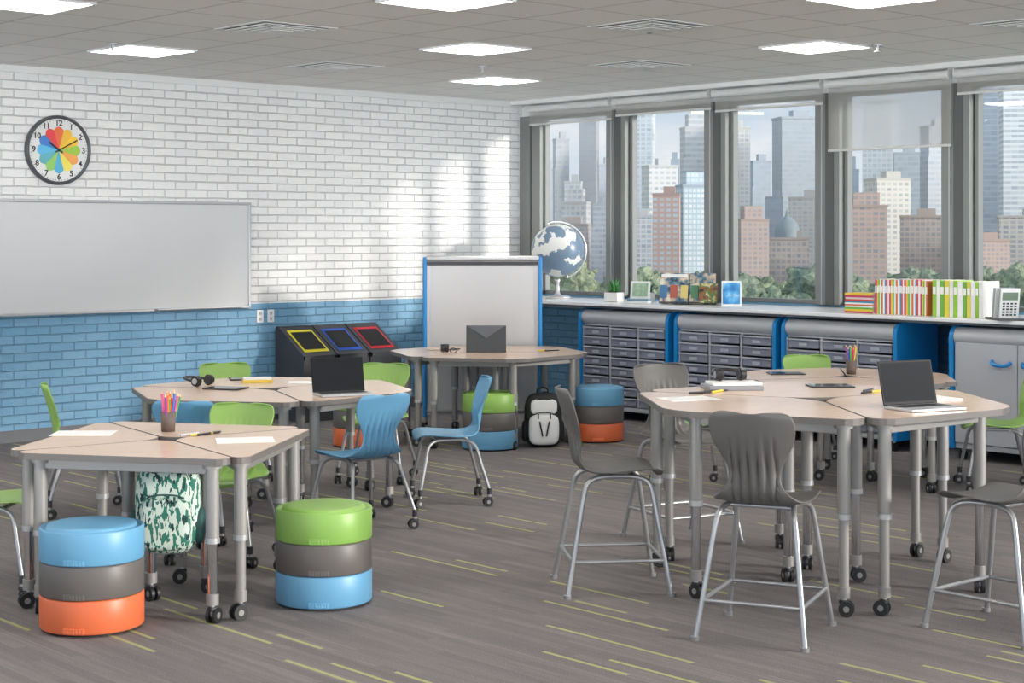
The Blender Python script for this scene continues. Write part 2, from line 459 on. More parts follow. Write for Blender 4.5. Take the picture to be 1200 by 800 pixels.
# ------------------------------------------------------------------ mobile whiteboard / easel
M_blue = mat('bright_blue_trim', (24, 132, 200), .35)
b = MB(); W = 1.08
b.box((0, 0, .82), (W - .06, .05, 1.40), mat('easel_board', (204, 202, 202), .2))
b.box((0, -.027, .80), (W - .14, .004, 1.34), mat('easel_whiteboard', (192, 191, 192), 0.2))
for sx in (-1, 1):
    b.box((sx * (W / 2 - .018), 0, .80), (.036, .10, 1.50), M_blue, .014)
    b.box((sx * (W / 2 - .018), 0, .085), (.05, .50, .04), M_leg, .012)
    for sy in (-.22, .22):
        b.cyl((sx * (W / 2 - .03), sy, .033), (sx * (W / 2 - .0), sy, .033), .032, M_black)
b.box((0, 0, 1.535), (W - .05, .11, .05), M_alu, .02, seg=3)
b.box((0, -.035, 1.49), (W - .07, .02, .03), M_dk, .004)
b.box((0, -.05, .16), (W - .07, .07, .02), M_alu, .006)
b.build('mobile_whiteboard', (9.83, 11.22, 0), rad(-42))

# ------------------------------------------------------------------ counter & storage
M_ctop = mat('white_countertop', (238, 238, 240), .25)
b = MB(); b.box(((11.12 + XW) / 2, (4.4 + 13.08) / 2, 1.085), (XW - 11.12, 13.08 - 4.4, .03), M_ctop, .006)
b.box((11.16, (4.4 + 13.08) / 2, 1.062), (.03, 13.08 - 4.4, .02), mat('counter_rail', (90, 94, 100), .5))
b.box((XW - .03, (4.4 + 13.08) / 2, 1.03), (.06, 13.08 - 4.4, .08), M_alu)
for yy in (13.04, 4.44): b.box((11.6, yy, .53), (.8, .04, 1.06), M_white)
b.build('window_counter')

M_frame = mat('storage_silver', (186, 188, 193), .4, .1)
M_tote = mat('smoky_tote', (142, 144, 160), .2, noise=.2, nscale=9)
M_tlip = mat('tote_lip', (176, 179, 191), .3)
M_in = mat('storage_inner', (110, 114, 126), .6)
def side_panel(b, y, t, m, xf, xb, z0, z1):
    pts = []
    r = .10
    pts.append((xb, z0)); pts.append((xb, z1))
    for q in range(7):
        a = rad(90 + 15 * q); pts.append((xf + r + r * math.cos(a), z1 - r + r * math.sin(a)))
    pts.append((xf, z0))
    n = len(pts)
    vs = [(p[0], y - t / 2, p[1]) for p in pts] + [(p[0], y + t / 2, p[1]) for p in pts]
    b.add(vs, [list(range(n)), [n + i for i in range(n)][::-1]] + [[i, n + i, n + (i + 1) % n, (i + 1) % n] for i in range(n)], m)
def unit(yc, doors=False, w=1.17):
    b = MB(); xf, xb, z0, z1 = -.30, .28, .09, 1.045
    for s_ in (-1, 1): side_panel(b, s_ * (w / 2 - .018), .036, M_blue, xf, xb, z0, z1)
    b.box((.0, 0, z1 - .055), (.52, w - .08, .07), M_frame, .02)
    b.cyl((xf + .075, -w / 2 + .04, z1 - .085), (xf + .075, w / 2 - .04, z1 - .085), .072, M_frame, n=24)
    b.box((.0, 0, z0 + .02), (.54, w - .08, .04), M_frame, .005)
    b.box((.27, 0, (z0 + z1) / 2), (.02, w - .08, z1 - z0 - .1), M_in)
    iw = w - .08; zlo, zhi = z0 + .045, z1 - .165
    if doors:
        for s_ in (-1, 1):
            b.box((xf + .03, s_ * iw / 4, (zlo + z1 - .13) / 2), (.025, iw / 2 - .006, z1 - .13 - zlo), mat('door_grey', (184, 186, 192), .35), .006)
            b.tube([(xf + .01, s_ * .05, .78), (xf - .025, s_ * .07, .76), (xf - .03, s_ * .13, .755), (xf - .025, s_ * .19, .765), (xf + .01, s_ * .21, .785)], .014, M_blue)
    else:
        cols = 3; cw = iw / cols; rows = 8; rh = (zhi - zlo) / rows
        for c in range(cols + 1): b.box((0, -iw / 2 + c * cw, (zlo + zhi) / 2), (.54, .022, zhi - zlo), M_frame)
        for c in range(cols):
            for r_ in range(rows):
                yy = -iw / 2 + (c + .5) * cw; zz = zlo + (r_ + .5) * rh
                b.box((-.03, yy, zz - .004), (.50, cw - .045, rh - .016), M_tote, .008)
                b.box((-.284, yy, zz + rh / 2 - .018), (.03, cw - .028, .014), M_tlip, .005)
                b.box((-.282, yy, zz - .012), (.010, .09, .028), M_tlip, .004)
        b.box((.0, 0, zhi + .01), (.50, iw, .02), M_frame)
    for sx in (-.22, .2):
        for sy in (-w / 2 + .08, w / 2 - .08):
            b.cyl((sx, sy - .02, .035), (sx, sy + .02, .035), .035, M_black); b.cyl((sx, sy, .05), (sx, sy, .1), .012, M_alu)
    b.build('storage_cabinet_with_doors' if doors else 'tote_storage_cabinet', (11.45, yc, 0))
for yc in (10.74, 9.50, 8.27): unit(yc)
unit(6.62, True); unit(5.3)

# counter objects
CT = 1.10
b = MB(); R = .27; tilt = Matrix.Translation((0, 0, .49)) @ Matrix.Rotation(rad(20), 4, 'X')
b.lathe([(0, 0), (.13, 0), (.135, .012), (.12, .025), (.04, .035), (.022, .06), (.018, .16), (.03, .19), (.018, .205), (0, .205)], mat('globe_stand', (206, 206, 208), .25, .6), n=40)
gm = globe_mat()
b.superell((0, 0, 0), (2 * R, 2 * R, 2 * R), gm, 1.0, 48, 24, tilt)
ring = []
for q in range(-10, 11):
    a = rad(9 * q); ring.append(tilt @ Vector((0, (R + .022) * math.cos(a), (R + .022) * math.sin(a))))
b.tube([tuple(p) for p in ring], .010, mat('globe_ring', (225, 225, 227), .25, .5), sub=1)
b.cyl(tuple(tilt @ Vector((0, 0, R - .01))), tuple(tilt @ Vector((0, 0, R + .03))), .012, M_alu)
b.cyl(tuple(tilt @ Vector((0, 0, -R + .01))), tuple(tilt @ Vector((0, 0, -R - .03))), .012, M_alu)
b.build('desk_globe', (11.62, 12.10, CT), rad(-138))

def planter(x, y, s=1.0, rz=0):
    b = MB(); b.box((0, 0, .045), (.15, .15, .09), mat('ceramic_white', (232, 232, 229), .3), .008)
    b.box((0, 0, .088), (.13, .13, .01), mat('soil', (70, 55, 45), .9))
    mg = mat('succulent_green', (62, 122, 66), .5, noise=.3)
    for ring_, (n, el, ln) in enumerate(((9, 25, .08), (8, 48, .11), (6, 70, .14))):
        for q in range(n):
            a = 2 * math.pi * (q + .5 * ring_) / n; e = rad(el)
            d = Vector((math.cos(a) * math.cos(e), math.sin(a) * math.cos(e), math.sin(e)))
            p = Vector((0, 0, .09)); b.cyl(p, p + d * ln * .55, .010, mg, .015, n=8, caps=False); b.cyl(p + d * ln * .55, p + d * ln, .015, mg, .002, n=8, caps=False)
    b.build('potted_succulent', (x, y, CT), rz)
planter(11.5, 11.18, rz=.3); planter(11.75, 10.98, rz=.8)
b = MB()
for q, (rx, h) in enumerate(((0, .02), (.01, .018))): b.box((0, rx, .01 + q * .02), (.2, .15, .018), mat('bookcover_%d' % q, ((230, 232, 234), (120, 150, 165))[q], .5), .002)
b.box((0, .02, .13), (.19, .012, .17), mat('photo_frame', (222, 226, 226), .4), .003, M=Matrix.Rotation(rad(-14), 4, 'X'))
b.box((0, .012, .13), (.15, .004, .13), mat('botanic_print', (150, 176, 150), .6, noise=.5, nscale=25), M=Matrix.Rotation(rad(-14), 4, 'X'))
b.build('small_picture_frame', (11.45, 10.80, CT), rad(-60))
def stripes(name, cols, sc):
    g = G(name); p = g.pos(True); n = g.noise(g.comb(p[0], p[1], p[2]), sc, 3)
    cr = g.n('ShaderNodeValToRGB'); g.l(n, cr.inputs[0]); e = cr.color_ramp.elements
    e[0].color = L(cols[0]); e[0].position = .35; e[1].color = L(cols[-1]); e[1].position = .65
    for i, c in enumerate(cols[1:-1]): k_ = e.new(.35 + .3 * (i + 1) / (len(cols) - 1)); k_.color = L(c)
    g.l(cr.outputs[0], g.b.inputs['Base Color']); g.b.inputs['Roughness'].default_value = .35; return g.m
mcv = stripes('magazine_photo_cover', [(50, 60, 84), (90, 130, 150), (200, 176, 150), (225, 220, 205)], 14)
mcv2 = stripes('magazine_photo_cover_b', [(24, 30, 46), (150, 90, 50), (70, 120, 60), (220, 200, 150)], 18)
b = MB()
T = Matrix.Rotation(rad(-10), 4, 'X')
b.box((-.14, 0, .15), (.27, .02, .29), mcv, .002, M=T); b.box((-.14, -.0115, .27), (.25, .002, .03), M_paper, M=T)
b.box((.13, .0, .15), (.24, .02, .29), mcv, .002, M=T)
for q in range(5): b.box((-.24 + .10 * q, -.012, .12), (.07, .003, .12), mat('thumb_%d' % q, [(70, 120, 160), (180, 90, 70), (220, 200, 120), (80, 130, 90), (60, 70, 100)][q], .5), M=T)
b.box((.20, -.07, .10), (.17, .02, .18), mcv2, .002, M=T)
b.box((0, .07, .02), (.55, .2, .012), M_dk); b.box((0, .05, .1), (.5, .01, .2), M_dk)
b.build('magazine_display', (11.5, 10.22, CT), rad(-62))
b = MB(); T = Matrix.Rotation(rad(-24), 4, 'X')
b.box((0, 0, .125), (.18, .012, .25), M_white, .005, M=T); b.box((0, -.0075, .125), (.155, .002, .21), stripes('tablet_screen_blue', [(40, 120, 190), (90, 170, 220), (200, 225, 240)], 9), M=T)
b.cyl((0, .03, .1), (0, .12, .005), .006, M_alu); b.build('tablet_on_stand', (11.5, 9.70, CT), rad(-50))
def books(name, y0, y1, h, dep, x, cols, t0=.012, t1=.02, flat=False):
    b = MB(); y = y0; i = 0
    if flat:
        z = 0
        while z < h:
            t = random.uniform(t0, t1); m = mat('spine_%s' % str(cols[i % len(cols)]), cols[i % len(cols)], .5)
            dx = random.uniform(-.008, .008)
            b.box((dx, (y0 + y1) / 2, z + t / 2), (dep, abs(y1 - y0), t * .94), m, .001)
            b.box((dx + .004, (y0 + y1) / 2, z + t / 2), (dep - .002, abs(y1 - y0) + .004, t * .7), M_paper); z += t; i += 1
    else:
        while y > y1:
            t = random.uniform(t0, t1); hh = h * random.uniform(.96, 1.0); c = cols[i % len(cols)]
            m = mat('spine_%s' % str(c), c, .5)
            b.box((0, y - t / 2, hh / 2), (dep, t * .92, hh), m, .001)
            b.box((.004, y - t / 2, hh / 2 + .0015), (dep - .006, t * .6, hh), M_paper)
            b.box((-dep / 2 - .0006, y - t / 2, hh * .72), (.001, t * .7, hh * .2), M_paper)
            y -= t; i += 1
    return b.build(name, (x, 0, CT))
rb = [(204, 66, 110), (232, 196, 66), (110, 184, 76), (232, 232, 232), (222, 120, 60), (240, 240, 240), (66, 154, 192), (210, 76, 76), (236, 236, 232)]
books('stacked_workbooks', 8.30, 8.02, .16, .2, 11.40, rb, flat=True)
books('workbook_row', 8.00, 7.50, .29, .20, 11.40, rb)
books('magazine_file_row', 7.44, 7.02, .29, .24, 11.40, [(150, 196, 66), (234, 234, 232), (114, 172, 70), (224, 210, 76), (230, 230, 230)], .03, .05)
b = MB()
for q in range(4):
    T = Matrix.Translation((0, -.055 * q, 0)) @ Matrix.Rotation(rad(12), 4, 'X')
    b.box((0, 0, .13), (.15, .018, .24), M_white if q % 2 else mat('calc_grey', (200, 204, 208), .4), .005, M=T)
    b.box((0, -.0105, .19), (.12, .002, .06), mat('calc_screen', (120, 140, 120), .3), M=T)
    for r_ in range(5):
        for c_ in range(4): b.box((-.045 + .03 * c_, -.011, .045 + .022 * r_), (.018, .004, .012), M_dk, M=T)
b.box((0, -.1, .008), (.2, .34, .016), M_dk)
b.build('calculator_rack', (11.30, 6.84, CT), rad(-40))

# ------------------------------------------------------------------ desks
def inset(poly, d):
    n = len(poly); out = []
    for i in range(n):
        p0, p1, p2 = Vector(poly[i - 1]), Vector(poly[i]), Vector(poly[(i + 1) % n])
        a = (p1 - p0).normalized(); c = (p2 - p1).normalized()
        na = Vector((-a.y, a.x)); nc = Vector((-c.y, c.x))
        bis = (na + nc).normalized(); k_ = d / max(bis.dot(na), .2); out.append(p1 + bis * k_)
    return out
def chamfer(poly, cs):
    out = []; n = len(poly)
    for i in range(n):
        p0, p1, p2 = Vector(poly[i - 1]), Vector(poly[i]), Vector(poly[(i + 1) % n]); c = cs[i]
        A = p1 + (p0 - p1).normalized() * c; B = p1 + (p2 - p1).normalized() * c
        ctrl = (A + B) / 2 * .55 + p1 * .45
        for q in range(5):
            t = q / 4; out.append(A * (1 - t) ** 2 + ctrl * 2 * t * (1 - t) + B * t * t)
    return out
def caster(b, x, y, r=.036, z=0, a=0.0):
    d = Vector((math.cos(a), math.sin(a), 0)); c = Vector((x, y, r + z)) + Vector((-d.y, d.x, 0)) * .012
    for s_ in (-1, 1): b.cyl(c + d * (s_ * .008), c + d * (s_ * .024), r, M_black, n=18)
    b.cyl(c + d * -.026, c + d * .026, r * .4, M_leg, n=10)
    b.cyl((x, y, r + z), (x, y, 2 * r + .02 + z), .011, M_alu, n=10)
    b.box((x, y, 2 * r + z - .006), (.035, .035, .018), M_dk, .005)
def desk(poly, cs, H, name='classroom_desk'):
    cx = sum(p[0] for p in poly) / len(poly); cy = sum(p[1] for p in poly) / len(poly)
    P = [(p[0] - cx, p[1] - cy) for p in poly]
    Pi = inset(P, .004); top = chamfer(Pi, cs)
    b = MB(); b.prism(top, H - .030, H - .003, M_edge, M_edge)
    ti = inset(top, .003); b.prism(ti, H - .004, H, M_wood, M_edge)
    legs = []
    n = len(P)
    for i in range(n):
        p0, p1, p2 = Vector(P[i - 1]), Vector(P[i]), Vector(P[(i + 1) % n])
        bis = ((p0 - p1).normalized() + (p2 - p1).normalized()).normalized()
        legs.append(p1 + bis * (.19 if i else .20))
    for i in range(len(legs)):
        a, c = legs[i], legs[(i + 1) % len(legs)]
        d = (c - a); b.box(((a.x + c.x) / 2, (a.y + c.y) / 2, H - .055), (d.length, .022, .045), M_leg, .003, rz=math.atan2(d.y, d.x))
    for i, p in enumerate(legs):
        mid = H * .5
        b.cyl((p.x, p.y, mid), (p.x, p.y, H - .03), .031, M_leg, n=20)
        b.cyl((p.x, p.y, H - .05), (p.x, p.y, H - .03), .045, M_leg, n=20)
        b.cyl((p.x, p.y, mid - .012), (p.x, p.y, mid + .012), .034, M_alu, n=20)
        b.cyl((p.x, p.y, .10), (p.x, p.y, mid), .0235, M_legc if i % 2 == 0 else M_leg, n=20)
        b.cyl((p.x, p.y, .085), (p.x, p.y, .135), .029, M_leg, n=20)
        caster(b, p.x, p.y, .036, a=random.uniform(0, 6))
    return b.build(name, (cx, cy, 0))
def hexcluster(cx, cy, rot, R, H, which=(0, 1, 2)):
    for k_ in which:
        a = rad(rot + 120 * k_)
        P = [(cx, cy)] + [(cx + R * math.cos(a + rad(q)), cy + R * math.sin(a + rad(q))) for q in (-60, 0, 60)]
        desk(P, [.15, .13, .12, .13], H)
hexcluster(6.79, 5.16, 172, 1.0, .914)
hexcluster(6.03, 8.97, 68, .98, .75)
hexcluster(9.32, 10.56, 125, .91, .75)
hexcluster(9.55, 7.0, 100, .84, .75)
Q = [(3.33, 7.18), (4.02, 6.20), (5.00, 7.02), (4.32, 8.03)]; qc = (4.17, 7.11)
for i in range(4): desk([qc, Q[i], Q[(i + 1) % 4]], [.10, .12, .12], .75)

# ------------------------------------------------------------------ chairs
CP = [(.225, -.035, .15), (.217, -.014, .185), (.17, .002, .205), (.06, -.004, .215), (-.06, -.012, .212), (-.14, -.004, .192), (-.185, .03, .150), (-.203, .08, .116),
      (-.213, .14, .114), (-.224, .20, .140), (-.24, .26, .174), (-.258, .32, .188), (-.272, .36, .184), (-.279, .382, .165), (-.281, .39, .12)]
def cr(P, t):
    n = len(P) - 1; x = t * n; i = min(int(x), n - 1); f = x - i
    a, b_, c, d = P[max(i - 1, 0)], P[i], P[i + 1], P[min(i + 2, n)]
    return [0.5 * (2 * b_[k_] + (c[k_] - a[k_]) * f + (2 * a[k_] - 5 * b_[k_] + 4 * c[k_] - d[k_]) * f * f + (3 * b_[k_] - a[k_] - 3 * c[k_] + d[k_]) * f ** 3) for k_ in range(3)]
def shell(b, H, m, bs=1.0):
    nv, nu = 56, 56
    def pt(i, j):
        s_ = i / nv; t = -1 + 2 * j / nu; x, z, hw = cr(CP, s_)
        if z > .03: z = .03 + (z - .03) * bs
        k_ = s_ * 14
        wb = min(1, max(0, (k_ - 5) / 3)); y = t * hw
        z += (1 - wb) * .020 * t * t - (1 - wb) * .006; x += wb * .040 * t * t
        fl = max(0, min(1, (k_ - 4.3) / 1.2)) * max(0, min(1, (10.6 - k_) / 1.8))
        if abs(y) < .10:
            d = .018 * fl * (0.5 - 0.5 * math.cos(2 * math.pi * y / .040)); x += d * wb; z += d * (1 - wb)
        return Vector((x, y, z + H))
    g = [[pt(i, j) for j in range(nu + 1)] for i in range(nv + 1)]
    top = []; bot = []
    for i in range(nv + 1):
        for j in range(nu + 1):
            du = g[i][min(j + 1, nu)] - g[i][max(j - 1, 0)]; dv = g[min(i + 1, nv)][j] - g[max(i - 1, 0)][j]
            nn = du.cross(dv).normalized()
            if i < nv * .3 and nn.z < 0: nn = -nn
            top.append(g[i][j]); bot.append(g[i][j] - nn * .007)
    n1 = nu + 1; fs = []; fb = []
    for i in range(nv):
        for j in range(nu):
            a = i * n1 + j; fs.append([a, a + n1, a + n1 + 1, a + 1]); fb.append([a, a + 1, a + n1 + 1, a + n1])
    N = len(top); allf = fs + [[q + N for q in f] for f in fb]
    ring = [j for j in range(n1)] + [i * n1 + nu for i in range(1, nv + 1)] + [nv * n1 + j for j in range(nu - 1, -1, -1)] + [i * n1 for i in range(nv - 1, 0, -1)]
    for q in range(len(ring)):
        a, c = ring[q], ring[(q + 1) % len(ring)]; allf.append([a, c, c + N, a + N])
    b.add(top + bot, allf, m, True)
M_tube = mat('chair_tube', (172, 172, 174), .28, .65)
def low_chair(col, name):
    b = MB(); H = .45; m = mat('chair_shell_' + name, col, .42); t = M_tube
    shell(b, H, m, .92)
    for s_ in (-1, 1):
        b.tube([(.02, s_ * .13, H - .03), (.10, s_ * .15, H - .032), (.155, s_ * .175, H - .07), (.18, s_ * .195, H - .18), (.215, s_ * .225, .10)], .0115, t, n=10, sub=5)
        b.tube([(.02, s_ * .13, H - .03), (-.08, s_ * .14, H - .032), (-.15, s_ * .165, H - .07), (-.185, s_ * .19, H - .18), (-.235, s_ * .225, .10)], .0115, t, n=10, sub=5)
        for x in (.215, -.235):
            b.cyl((x, s_ * .225, .075), (x, s_ * .225, .115), .016, M_dk, n=12); caster(b, x, s_ * .225, .029, a=random.uniform(0, 6))
    for x in (.09, -.07): b.cyl((x, -.15, H - .033), (x, .15, H - .033), .010, t, n=10)
    return b.mesh('chair_' + name)
def tall_chair(col):
    b = MB(); H = .60; m = mat('chair_shell_grey', col, .45); t = M_tube
    shell(b, H, m)
    def leg(sx, s_, z):
        top = Vector((sx * .165, s_ * .175, H - .09)); bot = Vector((sx * .25 if sx > 0 else sx * .26, s_ * .24, 0)); f = (z - top.z) / (bot.z - top.z); return top.lerp(bot, f)
    for s_ in (-1, 1):
        for sx in (1, -1):
            p = [(.0, s_ * .13, H - .03), (sx * .09, s_ * .15, H - .032), (sx * .145, s_ * .165, H - .055)]
            p += [tuple(leg(sx, s_, z)) for z in (H - .11, H - .3, .012)]
            b.tube(p, .0125, t, n=10, sub=5)
            f = leg(sx, s_, 0); b.cyl((f.x, f.y, 0), (f.x, f.y, .018), .019, t, n=14)
    r = [leg(1, -1, .17), leg(1, 1, .17), leg(-1, 1, .17), leg(-1, -1, .17)]
    for i in range(4): b.cyl(r[i], r[(i + 1) % 4], .009, t, n=10)
    for x in (.09, -.07): b.cyl((x, -.15, H - .033), (x, .15, H - .033), .010, t, n=10)
    return b.mesh('tall_chair')
CB = low_chair((100, 156, 192), 'blue'); CG = low_chair((146, 184, 96), 'green'); CT_ = tall_chair((94, 91, 89))
for x, y, a in ((5.94, 7.88, 88), (6.95, 8.27, 148), (5.05, 8.25, 38)): put('student_chair', CB, (x, y, 0), rad(a))
for x, y, a in ((4.83, 7.62, 215), (3.56, 7.74, -42), (5.0, 9.50, -25), (6.44, 10.08, 250), (7.18, 9.34, 218), (8.6, 7.6, -35), (10.15, 7.75, 230), (10.1, 6.15, 130)):
    put('student_chair', CG, (x, y, 0), rad(a))
for x, y, a in ((5.86, 5.71, -36), (5.69, 4.605, 24), (6.52, 3.93, 88), (7.07, 6.33, 255)): put('tall_student_chair', CT_, (x, y, 0), rad(a))

# ------------------------------------------------------------------ cushion stools
SB = mat('vinyl_blue', (104, 162, 198), .42); SG = mat('vinyl_green', (138, 180, 88), .42); SO = mat('vinyl_orange', (218, 108, 66), .42); SD = mat('vinyl_grey', (100, 95, 92), .45)
def stool(c3, x, y, rz=0):
    b = MB(); R = .229; h = .148
    b.cyl((0, 0, 0), (0, 0, .02), R - .04, M_black, n=40)
    for k_, m in enumerate(c3):
        z = .012 + k_ * h; q = .008
        prof = [(0, z), (R - q, z), (R - .003, z + .002), (R, z + q), (R, z + h - q), (R - .003, z + h - .002), (R - q, z + h), (0, z + h)]
        if k_ == 2:
            prof = prof[:-2] + [(R - .010, z + h - .001), (R - .024, z + h - .012), (R - .028, z + h - .012), (R - .033, z + h + .002), (R - .042, z + h + .008), (R - .07, z + h + .010), (0, z + h + .011)]
        b.lathe(prof, m, n=56)
        a0 = rad(222)
        for q2 in range(-3, 4):
            a = a0 + q2 * .06; b.box((R * math.cos(a), R * math.sin(a), z + .018), (.012, .0145, .026), m, .003, rz=a)
    b.build('stacked_cushion_stool', (x, y, 0), rz)
stool((SO, SD, SB), 3.55, 6.70); stool((SB, SD, SG), 4.61, 6.41, .1); stool((SB, SD, SG), 8.93, 10.10, .0); stool((SO, SD, SB), 9.95, 9.88, .1); stool((SO, SD, SG), 8.25, 10.95)

# ------------------------------------------------------------------ backpacks
def backpack(name, m1, m2, m3, loc, rz, hang=False):
    b = MB()
    b.superell((0, 0, .22), (.31, .17, .45), m1, .55)
    b.superell((0, -.085, .15), (.25, .09, .25), m2, .5)
    b.superell((0, -.075, .335), (.22, .06, .13), m2, .55)
    for z, w, yy in ((.285, .19, -.088), (.395, .17, -.082)):
        b.tube([(-w / 2, yy + .02, z - .02), (-w / 3, yy - .012, z), (0, yy - .016, z + .006), (w / 3, yy - .012, z), (w / 2, yy + .02, z - .02)], .004, m3)
    b.tube([(-.045, .03, .43), (-.04, .03, .47), (0, .03, .485), (.04, .03, .47), (.045, .03, .43)], .008, m3)
    for s_ in (-1, 1):
        b.tube([(s_ * .06, .07, .42), (s_ * .09, .12, .37), (s_ * .115, .13, .24), (s_ * .12, .10, .10), (s_ * .12, .07, .05)], .013, m3)
        b.superell((s_ * .15, -.0, .13), (.05, .11, .17), m3, .6)
        b.cyl((s_ * .05, -.128, .285), (s_ * .05, -.13, .24), .005, m3)
        if not hang: b.cyl((s_ * .04, -.134, .22), (s_ * .015, -.134, .10), .006, m3)
    if hang: b.tube([(0, .03, .48), (0, .03, .50), (.0, .03, .515)], .006, M_alu, sub=1)
    b.build(name, loc, rz)
backpack('backpack', mat('pack_black', (40, 40, 44), .7), mat('pack_white', (228, 228, 228), .6), mat('pack_trim', (24, 24, 27), .7), (9.33, 9.89, .0), rad(-38))
backpack('patterned_backpack', leaf_pattern(), leaf_pattern(), mat('pack_teal', (44, 84, 80), .7), (4.09, 6.96, .225), rad(-40), True)

# ------------------------------------------------------------------ table top objects
def laptop(x, y, z, yaw, w=.32):
    b = MB(); ms = mat('laptop_silver', (200, 202, 206), .3, .5); sc = mat('laptop_screen', (34, 36, 40), .6, spec=.12)
    b.box((0, 0, .008), (w, .22, .014), ms, .004); b.box((0, .025, .0155), (w - .04, .10, .002), M_dk); b.box((0, -.07, .0155), (.10, .06, .001), mat('trackpad', (180, 182, 186), .3))
    T = Matrix.Translation((0, .108, .014)) @ Matrix.Rotation(rad(-14), 4, 'X')
    b.box((0, 0, .108), (w, .007, .215), mat('laptop_bezel', (28, 28, 31), .5, spec=.2), .003, M=T); b.box((0, .0045, .108), (w - .004, .003, .211), ms, M=T)
    b.box((0, -.0042, .11), (w - .02, .001, .19), sc, M=T)
    b.build('laptop', (x, y, z), rad(yaw))
laptop(6.12, 8.30, .75, -20, .34); laptop(6.76, 4.50, .914, -18)
b = MB(); T = Matrix.Rotation(rad(-10), 4, 'X'); me_ = mat('charcoal_folder', (62, 64, 68), .5)
b.box((0, 0, .115), (.34, .012, .23), me_, .003, M=T)
b.add([(-.165, -.009, .228), (.165, -.009, .228), (0, -.014, .12)], [[0, 2, 1]], mat('folder_flap', (88, 90, 96), .5), False, T)
b.box((0, .12, .006), (.34, .24, .012), me_, .003); b.build('standing_folio_case', (9.24, 10.50, .75), rad(-42))

pc = [(220, 60, 70), (240, 190, 50), (80, 170, 80), (60, 120, 200), (150, 70, 160), (240, 120, 50), (230, 90, 150)]
def cup(x, y, z):
    b = MB(); b.lathe([(0, 0), (.034, 0), (.040, .10), (.038, .10), (.032, .006), (0, .006)], mat('cup_wood_grey', (104, 90, 84), .6), n=28)
    for i in range(15):
        a = random.uniform(0, 6.28); r0 = random.uniform(.0, .02); r1 = r0 + random.uniform(.01, .04); h = random.uniform(.16, .2); m = mat('pencil_%d' % (i % 7), pc[i % 7], .4)
        p0 = Vector((r0 * math.cos(a), r0 * math.sin(a), .01)); p1 = Vector((r1 * math.cos(a), r1 * math.sin(a), h))
        b.cyl(p0, p1, .0062, m, n=8); b.cyl(p1, p1 + (p1 - p0).normalized() * .014, .0062, mat('pencil_tip', (224, 190, 150), .6), .0006, n=8)
    b.build('pencil_cup', (x, y, z))
cup(4.33, 7.37, .75); cup(9.74, 7.1, .75)
def headphones(x, y, z, rz):
    b = MB(); mk = mat('headphone_black', (36, 34, 36), .35)
    b.tube([(-.075, 0, 0), (-.078, .06, 0), (-.05, .115, 0), (0, .135, 0), (.05, .115, 0), (.078, .06, 0), (.075, 0, 0)], .009, mk, M=Matrix.Translation((0, 0, .035)) @ Matrix.Rotation(rad(8), 4, 'X'))
    for s_ in (-1, 1):
        b.cyl((s_ * .055, 0, .036), (s_ * .085, 0, .036), .036, mk, .032, n=24); b.cyl((s_ * .045, 0, .036), (s_ * .056, 0, .036), .030, M_dk, n=24); b.cyl((s_ * .085, 0, .036), (s_ * .088, 0, .036), .02, M_alu, n=20)
    b.build('headphones', (x, y, z), rz)
headphones(5.80, 9.43, .75, rad(20))
b = MB(); b.box((0, 0, .012), (.30, .21, .024), mat('book_grey', (150, 152, 158), .4), .003); b.box((.01, 0, .032), (.27, .19, .014), M_paper, .002); b.build('closed_books', (6.88, 5.80, .914), rad(-35))
headphones(6.90, 5.83, .914 + .040, rad(-30))
def flat(name, x, y, z, w, d, m, rz, t=.002, extra=None):
    b = MB(); b.box((0, 0, t / 2), (w, d, t), m, min(.002, t * .4))
    if extra: b.box((0, 0, t + .0005), (w * .88, d * .86, .001), extra)
    b.build(name, (x, y, z), rz)
flat('paper_sheet', 4.42, 6.80, .75, .28, .21, M_paper, rad(-30)); flat('paper_sheet', 3.97, 7.58, .75, .30, .21, M_paper, rad(-40)); flat('paper_sheet', 6.30, 5.60, .914, .28, .2, M_paper, rad(-20))
flat('paper_sheet', 6.48, 9.18, .75, .28, .2, M_paper, rad(-35))
for a_ in ((6.30, 9.66, .75, -30), (9.40, 7.42, .75, -40), (5.80, 9.15, .75, -60)):
    flat('tablet', a_[0], a_[1], a_[2], .25, .18, M_dk, rad(a_[3]), .009, mat('tablet_glass', (60, 62, 68), .08))
flat('tablet', 7.38, 5.52, .914, .24, .17, M_dk, rad(-40), .009, mat('tablet_glass', (60, 62, 68), .08))
flat('open_notebook', 7.15, 4.75, .914, .30, .21, M_paper, rad(-15), .010)
def pens(x, y, z, n=4):
    b = MB()
    for i in range(n):
        a = random.uniform(-.6, .3); c = Vector((random.uniform(-.09, .09), random.uniform(-.05, .05), .006)); d = Vector((math.cos(a), math.sin(a), 0)) * .065
        b.cyl(c - d, c + d, .0055, mat('pen_%d' % (i % 4), [(40, 40, 44), (230, 200, 60), (70, 70, 80), (200, 200, 204)][i % 4], .4), n=8); b.cyl(c + d, c + d * 1.15, .0045, M_black, .001, n=8)
    b.build('loose_markers', (x, y, z), 0)
pens(4.34, 7.15, .75, 5); pens(9.75, 10.25, .75, 3); pens(9.15, 10.95, .75, 4); pens(6.62, 5.75, .914, 3); pens(7.3, 5.2, .914, 3)
b = MB(); mk = M_black
for s_ in (-1, 1): b.tube([(s_ * .035 + .028 * math.cos(q), 0, .025 + .02 * math.sin(q)) for q in [i * math.pi / 4 for i in range(8)]], .003, mk, closed=True); b.cyl((s_ * .063, 0, .03), (s_ * .066, .12, .01), .0025, mk)
b.cyl((-.008, 0, .03), (.008, 0, .03), .003, mk); b.build('eyeglasses', (8.93, 10.62, .75), rad(-40))
